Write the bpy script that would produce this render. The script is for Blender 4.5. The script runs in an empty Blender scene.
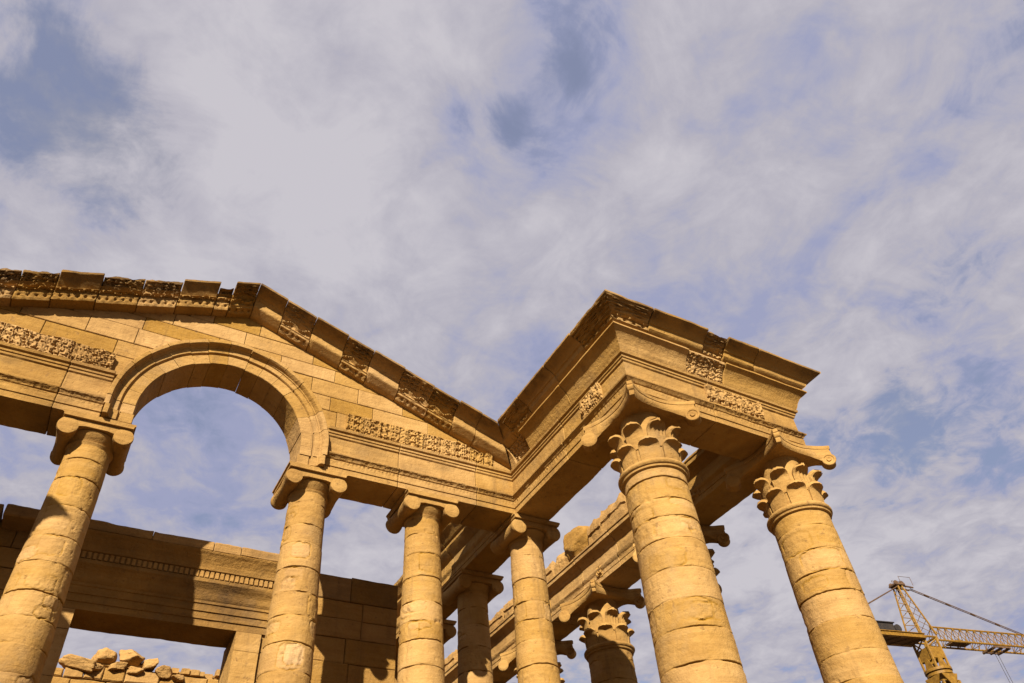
import bpy, bmesh, math, random
import numpy as np
from mathutils import Vector, Matrix

# ------------------------------------------------------------------ camera, light, exposure
scene = bpy.context.scene
COL = scene.collection
R = math.radians
S = 4.0                      # one building module in metres
Z0 = 9.7746                  # height of the underside of the beams

def unit(v): return v / np.linalg.norm(v)
cam_pos = np.array([-7.4084, -11.7138, 1.65])
yaw, pitch, roll = -0.577004, 0.769988, -0.10542
_f = np.array([-math.sin(yaw) * math.cos(pitch), math.cos(yaw) * math.cos(pitch), math.sin(pitch)])
_r = np.array([math.cos(yaw), math.sin(yaw), 0.0]); _u = np.cross(_r, _f)
_r2 = math.cos(roll) * _r + math.sin(roll) * _u
_u2 = -math.sin(roll) * _r + math.cos(roll) * _u
cam_d = bpy.data.cameras.new('camera'); cam = bpy.data.objects.new('camera', cam_d); COL.objects.link(cam)
cam.matrix_world = Matrix(((_r2[0], _u2[0], -_f[0], cam_pos[0]), (_r2[1], _u2[1], -_f[1], cam_pos[1]),
                           (_r2[2], _u2[2], -_f[2], cam_pos[2]), (0, 0, 0, 1)))
cam_d.sensor_width = 36.0; cam_d.lens = 760.35 / 1024 * 36.0
cam_d.clip_start = 0.1; cam_d.clip_end = 6000
scene.camera = cam

SUN_EL = R(30.5); SUN_DX, SUN_DY = 0.5843, 0.8115          # horizontal direction the light travels in
world = bpy.data.worlds.new('World'); scene.world = world; world.use_nodes = True
CLOUD_GAIN = 0.42
def build_world():
    nt = world.node_tree; nt.nodes.clear(); N = nt.nodes.new; L = nt.links.new
    out = N('ShaderNodeOutputWorld'); mix = N('ShaderNodeMixShader')
    bg1 = N('ShaderNodeBackground'); bg2 = N('ShaderNodeBackground')
    sky = N('ShaderNodeTexSky'); sky.sky_type = 'NISHITA'; sky.sun_disc = False
    sky.sun_elevation = SUN_EL; sky.sun_rotation = math.atan2(-SUN_DX, -SUN_DY); sky.dust_density = 2.0
    L(sky.outputs[0], bg1.inputs[0]); bg1.inputs[1].default_value = 0.055
    tc = N('ShaderNodeTexCoord'); sep = N('ShaderNodeSeparateXYZ'); L(tc.outputs['Generated'], sep.inputs[0])
    def m(op, a, b=None, c=None, clamp=False):
        n = N('ShaderNodeMath'); n.operation = op; n.use_clamp = clamp
        for i, v in enumerate((a, b, c)):
            if v is None: continue
            if isinstance(v, (int, float)): n.inputs[i].default_value = v
            else: L(v, n.inputs[i])
        return n.outputs[0]
    zz = m('ADD', m('MAXIMUM', sep.outputs[2], 0.0), 0.12)
    cx = m('DIVIDE', sep.outputs[0], zz); cy = m('DIVIDE', sep.outputs[1], zz)
    cmb = N('ShaderNodeCombineXYZ'); L(cx, cmb.inputs[0]); L(cy, cmb.inputs[1])
    def noise(scale, det, rough, dist, off):
        mp = N('ShaderNodeMapping'); mp.inputs['Location'].default_value = off
        L(cmb.outputs[0], mp.inputs[0])
        n = N('ShaderNodeTexNoise'); n.inputs['Scale'].default_value = scale; n.inputs['Detail'].default_value = det
        n.inputs['Roughness'].default_value = rough; n.inputs['Distortion'].default_value = dist
        L(mp.outputs[0], n.inputs['Vector']); return n.outputs[0]
    n1 = noise(2.0, 10, 0.58, 0.35, (3.1, 1.7, 0)); n2 = noise(6.0, 10, 0.62, 0.5, (0.3, 7.7, 2)); n3 = noise(1.3, 4, 0.5, 0.1, (9.3, 4.1, 5)); n4 = noise(15.0, 8, 0.6, 0.6, (5.5, 2.2, 7))
    low = N('ShaderNodeMapRange'); L(sep.outputs[2], low.inputs[0]); low.inputs[1].default_value = 0.78; low.inputs[2].default_value = 0.45; low.inputs[3].default_value = 0.10; low.inputs[4].default_value = 0.34
    dens = m('ADD', m('MULTIPLY', n1, 0.52), m('ADD', m('MULTIPLY', n2, 0.36), m('MULTIPLY', m('SUBTRACT', n4, 0.5), low.outputs[0]))); dens = m('ADD', dens, 0.130)
    # gaps and banks where the day's clouds have them (directions in the sky)
    for (d, k, ca, cb) in SKY_SPOTS:
        vm = N('ShaderNodeVectorMath'); vm.operation = 'DOT_PRODUCT'; L(tc.outputs['Generated'], vm.inputs[0]); vm.inputs[1].default_value = d
        mr = N('ShaderNodeMapRange'); mr.interpolation_type = 'SMOOTHSTEP'; L(vm.outputs['Value'], mr.inputs[0])
        mr.inputs[1].default_value = ca; mr.inputs[2].default_value = cb; mr.inputs[3].default_value = 0; mr.inputs[4].default_value = k
        dens = m('ADD', dens, mr.outputs[0])
    cov = N('ShaderNodeMapRange'); cov.interpolation_type = 'SMOOTHSTEP'; L(dens, cov.inputs[0])
    cov.inputs[1].default_value = 0.40; cov.inputs[2].default_value = 0.51
    cov.inputs[3].default_value = 0.55; cov.inputs[4].default_value = 1.0
    shade = m('ADD', m('MULTIPLY', dens, 0.70), m('ADD', m('MULTIPLY', n3, 0.42), m('ADD', m('MULTIPLY', n2, 0.30), m('MULTIPLY', m('SUBTRACT', n4, 0.5), 0.16))))
    ramp = N('ShaderNodeValToRGB'); L(shade, ramp.inputs[0]); cr = ramp.color_ramp
    cr.elements[0].position = 0.64; cr.elements[0].color = (0.350, 0.372, 0.545, 1)
    cr.elements[1].position = 0.90; cr.elements[1].color = (0.600, 0.575, 0.625, 1)
    e = cr.elements.new(0.76); e.color = (0.482, 0.465, 0.535, 1)
    L(ramp.outputs[0], bg2.inputs[0]); bg2.inputs[1].default_value = CLOUD_GAIN
    L(cov.outputs[0], mix.inputs[0]); L(bg1.outputs[0], mix.inputs[1]); L(bg2.outputs[0], mix.inputs[2]); L(mix.outputs[0], out.inputs[0])
SKY_SPOTS = [((-0.168, 0.611, 0.774), -0.145, 0.978, 1.0), ((-0.11, 0.56, 0.82), -0.05, 0.982, 1.0), ((0.349, 0.271, 0.897), -0.085, 0.996, 1.0), ((0.352, 0.379, 0.856), -0.09, 0.994, 1.0),
             ((0.262, 0.423, 0.867), -0.12, 0.997, 1.0), ((0.736, 0.238, 0.634), -0.12, 0.996, 1.0), ((0.671, 0.054, 0.740), -0.07, 0.990, 1.0), ((0.737, 0.413, 0.536), -0.07, 0.992, 1.0), ((0.814, 0.315, 0.489), -0.07, 0.992, 1.0),
             ((0.077, 0.459, 0.885), 0.05, 0.95, 1.0), ((0.558, 0.263, 0.787), 0.05, 0.95, 1.0), ((0.034, 0.604, 0.796), 0.05, 0.97, 1.0), ((-0.102, 0.687, 0.72), 0.08, 0.992, 1.0)]
build_world()
sun_d = bpy.data.lights.new('sun', 'SUN'); sun = bpy.data.objects.new('sun', sun_d); COL.objects.link(sun)
sun_d.energy = 5.0; sun_d.angle = R(0.55); sun_d.color = (1.0, 0.93, 0.82)
_d = Vector((SUN_DX * math.cos(SUN_EL), SUN_DY * math.cos(SUN_EL), -math.sin(SUN_EL)))
sun.rotation_euler = _d.to_track_quat('-Z', 'Y').to_euler(); sun.location = (-30, -40, 40)
vs = scene.view_settings
scene.display_settings.display_device = 'sRGB'
vs.view_transform = 'Standard'; vs.look = 'None'; vs.gamma = 1.0; vs.exposure = 1.22; vs.use_curve_mapping = False

# ------------------------------------------------------------------ noise
def _hash(ix, iy, iz, seed):
    h = (ix.astype(np.int64) * 374761393 + iy.astype(np.int64) * 668265263 + iz.astype(np.int64) * 2147483647 + seed * 1274126177) & 0xffffffff
    h = ((h ^ (h >> 13)) * 1274126177) & 0xffffffff
    h = ((h ^ (h >> 15)) * 2246822519) & 0xffffffff
    return ((h ^ (h >> 16)) & 0xffff) / 32767.5 - 1.0
def vnoise(P, seed=0):
    P = np.asarray(P, float); I = np.floor(P); F = P - I; F = F * F * (3 - 2 * F)
    ix, iy, iz = I[..., 0], I[..., 1], I[..., 2]; fx, fy, fz = F[..., 0], F[..., 1], F[..., 2]
    out = 0
    for dx in (0, 1):
        for dy in (0, 1):
            for dz in (0, 1):
                w = (fx if dx else 1 - fx) * (fy if dy else 1 - fy) * (fz if dz else 1 - fz)
                out = out + w * _hash(ix + dx, iy + dy, iz + dz, seed)
    return out
def fbm(P, seed=0, oct=4, rough=0.5):
    P = np.asarray(P, float); a = 1.0; s = 0; tot = 0
    for k in range(oct):
        s = s + a * vnoise(P * (2 ** k), seed + 17 * k); tot += a; a *= rough
    return s / tot

# ------------------------------------------------------------------ materials
def stone_material(name, c_dark, c_mid, c_light, bump=0.5, streaks=0.3):
    mt = bpy.data.materials.new(name); mt.use_nodes = True; nt = mt.node_tree; N = nt.nodes.new; L = nt.links.new
    b = nt.nodes['Principled BSDF']; b.inputs['Roughness'].default_value = 0.93; b.inputs['Specular IOR Level'].default_value = 0.12
    geo = N('ShaderNodeNewGeometry'); pos = geo.outputs['Position']
    def noise(scale, det, rough, sc=None, off=(0, 0, 0)):
        n = N('ShaderNodeTexNoise'); n.inputs['Scale'].default_value = scale; n.inputs['Detail'].default_value = det; n.inputs['Roughness'].default_value = rough
        mp = N('ShaderNodeMapping'); mp.inputs['Location'].default_value = off
        if sc: mp.inputs['Scale'].default_value = sc
        L(pos, mp.inputs[0]); L(mp.outputs[0], n.inputs['Vector']); return n.outputs[0]
    def mr(v, a, bb, c, d, smooth=False):
        n = N('ShaderNodeMapRange'); L(v, n.inputs[0])
        if smooth: n.interpolation_type = 'SMOOTHSTEP'
        for i, q in enumerate((a, bb, c, d)): n.inputs[i + 1].default_value = q
        return n.outputs[0]
    def m(op, a, bb, clamp=False):
        n = N('ShaderNodeMath'); n.operation = op; n.use_clamp = clamp
        for i, v in enumerate((a, bb)):
            if isinstance(v, (int, float)): n.inputs[i].default_value = v
            else: L(v, n.inputs[i])
        return n.outputs[0]
    def mixc(fac, a, bb, typ='MIX'):
        n = N('ShaderNodeMix'); n.data_type = 'RGBA'; n.blend_type = typ
        if isinstance(fac, (int, float)): n.inputs[0].default_value = fac
        else: L(fac, n.inputs[0])
        for i, v in ((6, a), (7, bb)):
            if isinstance(v, tuple): n.inputs[i].default_value = (*v, 1)
            else: L(v, n.inputs[i])
        return n.outputs[2]
    big = noise(0.55, 4, 0.6); med = noise(3.2, 6, 0.65, None, (4, 9, 2)); strata = noise(1.6, 5, 0.6, (0.6, 0.6, 9.0), (1, 5, 3))
    fine = noise(22, 5, 0.7, None, (7, 7, 1)); spots = noise(8.5, 4, 0.55, None, (2, 13, 6))
    v = m('ADD', m('MULTIPLY', big, 0.5), m('ADD', m('MULTIPLY', med, 0.3), m('MULTIPLY', strata, 0.2)))
    ramp = N('ShaderNodeValToRGB'); L(v, ramp.inputs[0]); cr = ramp.color_ramp
    cr.elements[0].position = 0.36; cr.elements[0].color = (*c_dark, 1); cr.elements[1].position = 0.64; cr.elements[1].color = (*c_light, 1)
    e = cr.elements.new(0.5); e.color = (*c_mid, 1)
    col = ramp.outputs[0]
    at = N('ShaderNodeAttribute'); at.attribute_name = 'tint'
    hsv = N('ShaderNodeHueSaturation'); L(col, hsv.inputs['Color']); L(m('ADD', at.outputs['Fac'], 1.0), hsv.inputs['Value'])
    L(m('SUBTRACT', 1.0, m('MULTIPLY', at.outputs['Fac'], 0.5)), hsv.inputs['Saturation'])
    col = hsv.outputs[0]
    col = mixc(mr(spots, 0.63, 0.72, 0, 0.55, True), col, (0.12, 0.06, 0.022))                    # rusty pits
    col = mixc(mr(fine, 0.32, 0.75, 0.0, 0.20), col, (0.40, 0.245, 0.085))                          # pale grain
    streak = noise(1.0, 5, 0.6, (5.5, 5.5, 0.35), (6, 2, 9))
    col = mixc(mr(streak, 0.55, 0.72, 0, streaks, True), col, (0.085, 0.048, 0.022))
    grey = noise(0.9, 6, 0.7, None, (11, 3, 5)); col = mixc(mr(grey, 0.54, 0.68, 0, 0.26, True), col, (0.20, 0.135, 0.070))
    ag = N('ShaderNodeAttribute'); ag.attribute_name = 'grime'
    gr = m('MULTIPLY', ag.outputs['Fac'], mr(med, 0.35, 0.62, 0.35, 1.15), True)
    col = mixc(gr, col, (0.06, 0.034, 0.016))
    L(col, b.inputs['Base Color'])
    vo = N('ShaderNodeTexVoronoi'); vo.inputs['Scale'].default_value = 13; vo.inputs['Randomness'].default_value = 1.0; L(pos, vo.inputs['Vector'])
    pit = mr(vo.outputs['Distance'], 0.0, 0.28, -0.7, 0.0, True)
    h = m('ADD', m('MULTIPLY', noise(9, 8, 0.68, None, (3, 1, 8)), 1.1), m('ADD', m('MULTIPLY', pit, mr(spots, 0.5, 0.66, 0.0, 0.5)), m('MULTIPLY', strata, 0.5)))
    bp = N('ShaderNodeBump'); bp.inputs['Strength'].default_value = bump; bp.inputs['Distance'].default_value = 0.035
    L(h, bp.inputs['Height']); L(bp.outputs[0], b.inputs['Normal'])
    return mt
STONE = stone_material('sandstone', (0.190, 0.097, 0.024), (0.282, 0.154, 0.041), (0.360, 0.208, 0.064), 0.7)
OLD = stone_material('old_sandstone', (0.160, 0.080, 0.021), (0.262, 0.139, 0.037), (0.345, 0.196, 0.060), 0.85, 0.18)

def paint_material(name, c1, c2, rough=0.55, metal=0.0, scale=6):
    mt = bpy.data.materials.new(name); mt.use_nodes = True; nt = mt.node_tree; N = nt.nodes.new; L = nt.links.new
    b = nt.nodes['Principled BSDF']; b.inputs['Specular IOR Level'].default_value = 0.2; b.inputs['Roughness'].default_value = rough; b.inputs['Metallic'].default_value = metal
    geo = N('ShaderNodeNewGeometry'); n = N('ShaderNodeTexNoise'); n.inputs['Scale'].default_value = scale; n.inputs['Detail'].default_value = 6; n.inputs['Roughness'].default_value = 0.7
    L(geo.outputs['Position'], n.inputs['Vector'])
    r = N('ShaderNodeValToRGB'); L(n.outputs[0], r.inputs[0]); r.color_ramp.elements[0].position = 0.38; r.color_ramp.elements[1].position = 0.62
    r.color_ramp.elements[0].color = (*c1, 1); r.color_ramp.elements[1].color = (*c2, 1)
    L(r.outputs[0], b.inputs['Base Color']); return mt
YELLOW = paint_material('crane_yellow', (0.125, 0.060, 0.007), (0.215, 0.110, 0.012))
RUST = paint_material('rusty_steel', (0.06, 0.032, 0.017), (0.11, 0.06, 0.028), 0.8)
DARKSTEEL = paint_material('dark_steel', (0.012, 0.010, 0.009), (0.030, 0.022, 0.016), 0.7)
PAVING = paint_material('dusty_paving', (0.085, 0.058, 0.030), (0.135, 0.095, 0.052), 0.95, 0, 1.6)
GROUND = paint_material('desert_earth', (0.07, 0.05, 0.028), (0.12, 0.085, 0.05), 0.95, 0, 0.8)

# ------------------------------------------------------------------ mesh builder (module coordinates -> metres)
def W3(P):
    P = np.asarray(P, float); return P * S + np.array([0, 0, Z0])
class MB:
    def __init__(s): s.v = []; s.f = []; s.n = 0; s.t = []; s.g = []
    def add(s, V, F, tint=0.0, grime=0.0):
        V = np.asarray(V, float).reshape(-1, 3); k = len(V)
        s.v.append(V); o = s.n
        s.f += [tuple(int(i) + o for i in f) for f in F]; s.n += k
        s.t.append(np.broadcast_to(np.asarray(tint, float).ravel() if np.ndim(tint) else tint, (k,)).copy())
        s.g.append(np.broadcast_to(np.asarray(grime, float).ravel() if np.ndim(grime) else grime, (k,)).copy())
    def loft(s, Rg, caps=True, closed_path=False, tint=0.0, grime=0.0):
        Rg = np.asarray(Rg, float); n, k, _ = Rg.shape; F = []
        for i in range(n if closed_path else n - 1):
            a = i * k; b2 = ((i + 1) % n) * k
            for j in range(k):
                j2 = (j + 1) % k; F.append((a + j, a + j2, b2 + j2, b2 + j))
        if caps and not closed_path:
            F.append(tuple(range(k))[::-1]); F.append(tuple((n - 1) * k + j for j in range(k)))
        s.add(Rg, F, tint, grime)
    def box(s, c, h, rot=None, tint=0.0, grime=0.0):
        P = np.array([(x, y, z) for x in (-1, 1) for y in (-1, 1) for z in (-1, 1)], float) * np.asarray(h)
        if rot is not None: P = P @ np.asarray(rot).T
        s.add(P + np.asarray(c), [(0, 1, 3, 2), (4, 6, 7, 5), (0, 4, 5, 1), (2, 3, 7, 6), (0, 2, 6, 4), (1, 5, 7, 3)], tint, grime)
    def bar(s, a, b, r, n=6):
        a = np.asarray(a, float); b = np.asarray(b, float); d = unit(b - a)
        q = np.array([0, 0, 1.0]) if abs(d[2]) < 0.9 else np.array([1.0, 0, 0]); u = unit(np.cross(d, q)); w = np.cross(d, u)
        c = [[p + r * (math.cos(t) * u + math.sin(t) * w) for t in np.linspace(0, 2 * math.pi, n, False)] for p in (a, b)]
        s.loft(c)
    def build(s, name, mat, parent=None, smooth=35, metres=False, recalc=True):
        V = np.concatenate(s.v)
        if not metres: V = W3(V)
        o0 = np.array(parent_loc(parent))
        me = bpy.data.meshes.new(name); me.from_pydata((V - o0).tolist(), [], s.f)
        if recalc:
            bm = bmesh.new(); bm.from_mesh(me); bmesh.ops.recalc_face_normals(bm, faces=bm.faces); bm.to_mesh(me); bm.free()
        for nm, arr in (('tint', s.t), ('grime', s.g)):
            A = np.concatenate(arr).astype(np.float32)
            if np.any(A):
                at = me.attributes.new(nm, 'FLOAT', 'POINT'); at.data.foreach_set('value', A)
        me.materials.append(mat)
        if smooth:
            me.polygons.foreach_set('use_smooth', [True] * len(me.polygons)); me.set_sharp_from_angle(angle=R(smooth))
        o = bpy.data.objects.new(name, me); COL.objects.link(o)
        if parent: o.parent = parent
        return o
def parent_loc(p):
    l = Vector((0, 0, 0))
    while p is not None: l += p.location; p = p.parent
    return l
def tag(o, label=None, cat=None, group=None, kind=None):
    for k, v in (('label', label), ('category', cat), ('group', group), ('kind', kind)):
        if v: o[k] = v
    return o
def thing(name, loc, label, cat, group=None):
    o = bpy.data.objects.new(name, None); COL.objects.link(o); o.location = loc; o.empty_display_size = 0.3
    return tag(o, label, cat, group, 'thing')
def dup(root, loc, label, group=None):
    r = root.copy(); COL.objects.link(r); r.location = loc; r['label'] = label
    if group: r['group'] = group
    for ch in list(root.children):
        c = ch.copy(); COL.objects.link(c); c.parent = r
        for g in list(ch.children):
            d = g.copy(); COL.objects.link(d); d.parent = c
    return r

# ------------------------------------------------------------------ moulded courses
def densify(prof, step, fine):
    """closed loop of (p, z, flag); flag belongs to the edge leaving the point"""
    out = []; n = len(prof)
    for i in range(n):
        p, z, fl = prof[i]; p2, z2, _ = prof[(i + 1) % n]
        L_ = math.hypot(p2 - p, z2 - z); st = fine if fl else step
        k = max(1, int(math.ceil(L_ / st)))
        for j in range(k):
            t = j / k; out.append((p + (p2 - p) * t, z + (z2 - z) * t, fl, t))
    return out
def carve_height(kind, s, t, sd):
    """relief of a carved band: s along, t 0..1 across"""
    P = np.stack([s * 60, t * 5 + 0 * s, 0 * s + sd * 3.3], -1)
    if kind in ('leaf', 'faint'):           # rows of upright acanthus leaves, eroded
        per = 0.046; ph = 0.5 * vnoise(np.stack([s * 14, 0 * s, 0 * s + sd], -1), 3); u = (s / per + ph) % 1 - 0.5
        leaf = np.clip(1.1 - (np.abs(u) * 2) ** 2 * (0.5 + 1.2 * t), -0.2, 1)
        st = np.abs(fbm(np.stack([s * 105 + 16 * t * np.sign(u), t * 3.0, 0 * s + sd], -1), 12 + sd, 3, 0.6))
        h = 0.55 * leaf - 4.2 * np.clip(0.21 - st, 0, 1) + 0.55 * fbm(P * np.array([1.5, 1.2, 1]), 5 + sd, 4, 0.65)
        return (0.0115 if kind == 'leaf' else 0.003) * (h - 0.25)
    if kind == 'vine':           # wavy stem
        c = 0.5 + 0.28 * np.sin(s * 2 * math.pi / 0.085 + sd); d = np.abs(t - c)
        h = np.exp(-(d / 0.16) ** 2) * 1.3 - 0.6 + 0.8 * fbm(P, 9 + sd, 4, 0.6)
        return 0.015 * h
    if kind == 'dots':           # drilled beads
        u = (s / 0.03 + sd * 0.3) % 1 - 0.5; d2 = (u * 1.6) ** 2 + ((t - 0.5) * 1.6) ** 2
        return 0.010 * (0.5 - 1.3 * np.exp(-d2 / 0.08) + 0.5 * fbm(P, 3 + sd, 3, 0.6))
    if kind == 'bead':           # fine bead-and-reel string
        return 0.0030 * (np.cos(s * 2 * math.pi / 0.0185) * np.sin(np.clip(t, 0, 1) * math.pi) * np.clip(0.6 + 1.5 * vnoise(P * 0.12, 8), 0, 1) + 1.1 * fbm(P, 21, 3))
    if kind == 'rough':
        return 0.016 * fbm(P * np.array([0.6, 1.0, 1]), 31 + sd, 5, 0.65)
    return 0 * s
def course(mb, prof, A, D, N, blocks, m0=0, m1=0, ds=0.02, amp=0.0013, grime=None, mir=None, step=0.014, jitter=0.0015, seed=1, gap=0.0012):
    """extrude a moulding profile (p outwards, z up) block by block along a straight wall line
       blocks: list of (s_start, s_end, opts); m0/m1 mitre the first start and last end by factor * p"""
    A = np.asarray(A, float); D = np.asarray(D, float); N = np.asarray(N, float)
    rs = random.Random(seed); nb = len(blocks)
    for bi, (sa, sb, op) in enumerate(blocks):
        pr = [q if len(q) == 3 else (*q, None) for q in (op.get('prof') or prof)]
        carve = op.get('carve', False)
        pr = [(p, z, fl if (fl and (carve or fl in ('bead',))) else None) for p, z, fl in pr]
        fine = any(f for _, _, f in pr)
        Q = densify(pr, step, 0.0055); k = len(Q)
        p = np.array([q[0] for q in Q]); z = np.array([q[1] for q in Q]); t = np.array([q[3] for q in Q]); fl = [q[2] for q in Q]
        area = np.sum(p * np.roll(z, -1) - np.roll(p, -1) * z)
        dp = np.roll(p, -1) - np.roll(p, 1); dz = np.roll(z, -1) - np.roll(z, 1); ln = np.hypot(dp, dz) + 1e-9
        nx, nz = (dz / ln, -dp / ln) if area > 0 else (-dz / ln, dp / ln)
        step_s = 0.0052 if fine else ds
        n = max(3, int((sb - sa) / step_s) + 1)
        g0 = 0 if (bi == 0 and m0) else gap; g1 = 0 if (bi == nb - 1 and m1) else gap
        sv = np.linspace(sa + g0, sb - g1, n)
        ch = 0.0028
        if g0: sv = np.insert(sv, 1, sv[0] + ch)
        if g1: sv = np.insert(sv, len(sv) - 1, sv[-1] - ch)
        n = len(sv); SS = np.repeat(sv[:, None], k, 1)
        w0 = np.clip(1 - (SS - sa) / max(sb - sa, 1e-6), 0, 1) if bi == 0 and m0 else 0
        w1 = np.clip((SS - sa) / max(sb - sa, 1e-6), 0, 1) if bi == nb - 1 and m1 else 0
        SSm = SS + m0 * p[None] * w0 + m1 * p[None] * w1
        off = np.zeros((n, k)); j0 = rs.uniform(-1, 1) * jitter + op.get('out', 0)
        for ff in set(f for f in fl if f):
            idx = [i for i in range(k) if fl[i] == ff]
            off[:, idx] += carve_height(ff, SS[:, idx], np.repeat(t[None, idx], n, 0), bi + seed)
        if g0: off[0] -= 0.0025
        if g1: off[-1] -= 0.0025
        base = A + SSm[..., None] * D + p[None, :, None] * N + np.stack([0 * SS, 0 * SS, np.repeat(z[None], n, 0)], -1)
        nf = fbm(base * 14 + seed * 7.1, seed, 4, 0.6); nb2 = vnoise(base * 3.3 + 5, seed + 3)
        corner = 1 + 1.6 * (np.abs(np.roll(nx, 1) * nz - np.roll(nz, 1) * nx) > 0.25)
        off += amp * (nf * corner[None] * op.get('wear', 1.0) + 0.6 * nb2)
        if op.get('chip'):
            cn = fbm(base * 9 + 3 * seed, seed + 11, 3, 0.55); off -= np.clip(cn - 0.15, 0, 1) * op['chip'] * (corner[None] > 1.5) * 0.6 + np.clip(cn - 0.3, 0, 1) * op['chip'] * 0.4
        V = base + (off * nx[None])[..., None] * N + np.stack([0 * off, 0 * off, off * nz[None]], -1) + j0 * N
        if op.get('lift'): V[..., 2] += op['lift']
        if op.get('fade'):
            ed = np.minimum(SS - sa, sb - SS) + 0.016 * fbm(base * 22 + 5, seed + 7, 3); off -= op['fade'] * np.clip(1 - ed / 0.045, 0, 1) ** 1.5
        if op.get('topcut'):      # broken, uneven top
            zc = op['topcut'] + 0.012 * fbm(np.stack([SS * 30, 0 * SS, 0 * SS + seed + bi], -1), 4, 3); hi = np.repeat(z[None], n, 0) + 0 * SS
            V[..., 2] -= np.clip(hi - zc, 0, 1)
        if mir is not None: V[..., 0] = mir - V[..., 0]
        g = 0.0
        if grime is not None: g = grime(np.repeat(p[None], n, 0), np.repeat(z[None], n, 0), SS)
        mb.loft(V, tint=rs.uniform(-0.14, 0.14) + op.get('tint', 0), grime=g)
def cut(a, b, sizes, seed=0, **op):
    """split a..b into blocks of roughly the given length"""
    rs = random.Random(seed); out = []; s = a
    while s < b - 1e-6:
        e = min(b, s + sizes * rs.uniform(0.75, 1.25))
        if b - e < sizes * 0.4: e = b
        out.append((s, e, dict(op))); s = e
    return out

a_ = 0.097; ao = 0.103; WX = 0.8246; BK = 0.192       # face offsets and beam depth
GX = -1.553; MIRX = -3.095; GAP_X = -1.545
ARCH = [(0, 0, None), (0, 0.026, None), (-0.003, 0.0275, None), (0.004, 0.0300, None), (0.0045, 0.052, 'bead'), (0.0055, 0.064, None), (0.001, 0.068, None), (0.007, 0.071, 'faint'),
        (0.012, 0.080, 'faint'), (0.021, 0.087, None), (0.022, 0.093, None), (0.014, 0.0965, None), (0.0, 0.099, None), (-0.001, 0.190, None), (0.006, 0.1955, None),
        (0.007, 0.206, None), (0.012, 0.208, None), (0.013, 0.219, None), (0.022, 0.223, None), (0.0255, 0.2345, None), (-BK, 0.2345, None), (-BK, 0, None)]
CAV = [(0.010, 0.2375, None), (0.020, 0.2385, 'rough'), (0.028, 0.255, 'leaf'), (0.034, 0.275, 'leaf'), (0.045, 0.297, 'leaf'), (0.060, 0.315, 'leaf'), (0.076, 0.326, 'leaf'), (0.080, 0.3285, None), (0.080, 0.336, None), (-0.190, 0.336, None), (-0.190, 0.2375, None)]
SIMA = [(0.030, 0.3385, None), (0.052, 0.342, None), (0.078, 0.360, 'dots'), (0.086, 0.367, None), (0.087, 0.371, 'vine'), (0.091, 0.388, None), (0.099, 0.391, None), (0.103, 0.397, 'rough'),
        (0.116, 0.406, 'rough'), (0.136, 0.417, 'rough'), (0.150, 0.424, None), (0.153, 0.4265, None), (0.153, 0.437, None), (-0.11, 0.437, None), (-0.13, 0.40, None), (-0.13, 0.3385, None)]
def g_sima(p, z, s):
    n = fbm(np.stack([s * 9, z * 9, 0 * s + 2], -1), 77, 3)
    return np.clip((z - 0.392) / 0.02, 0, 1) * np.clip(0.62 + 0.6 * n, 0, 1) * 0.85
def g_low(p, z, s):
    n = fbm(np.stack([s * 5, z * 12, 0 * s + 8], -1), 78, 3); return np.clip(n - 0.22, 0, 1) * 0.9
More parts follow.
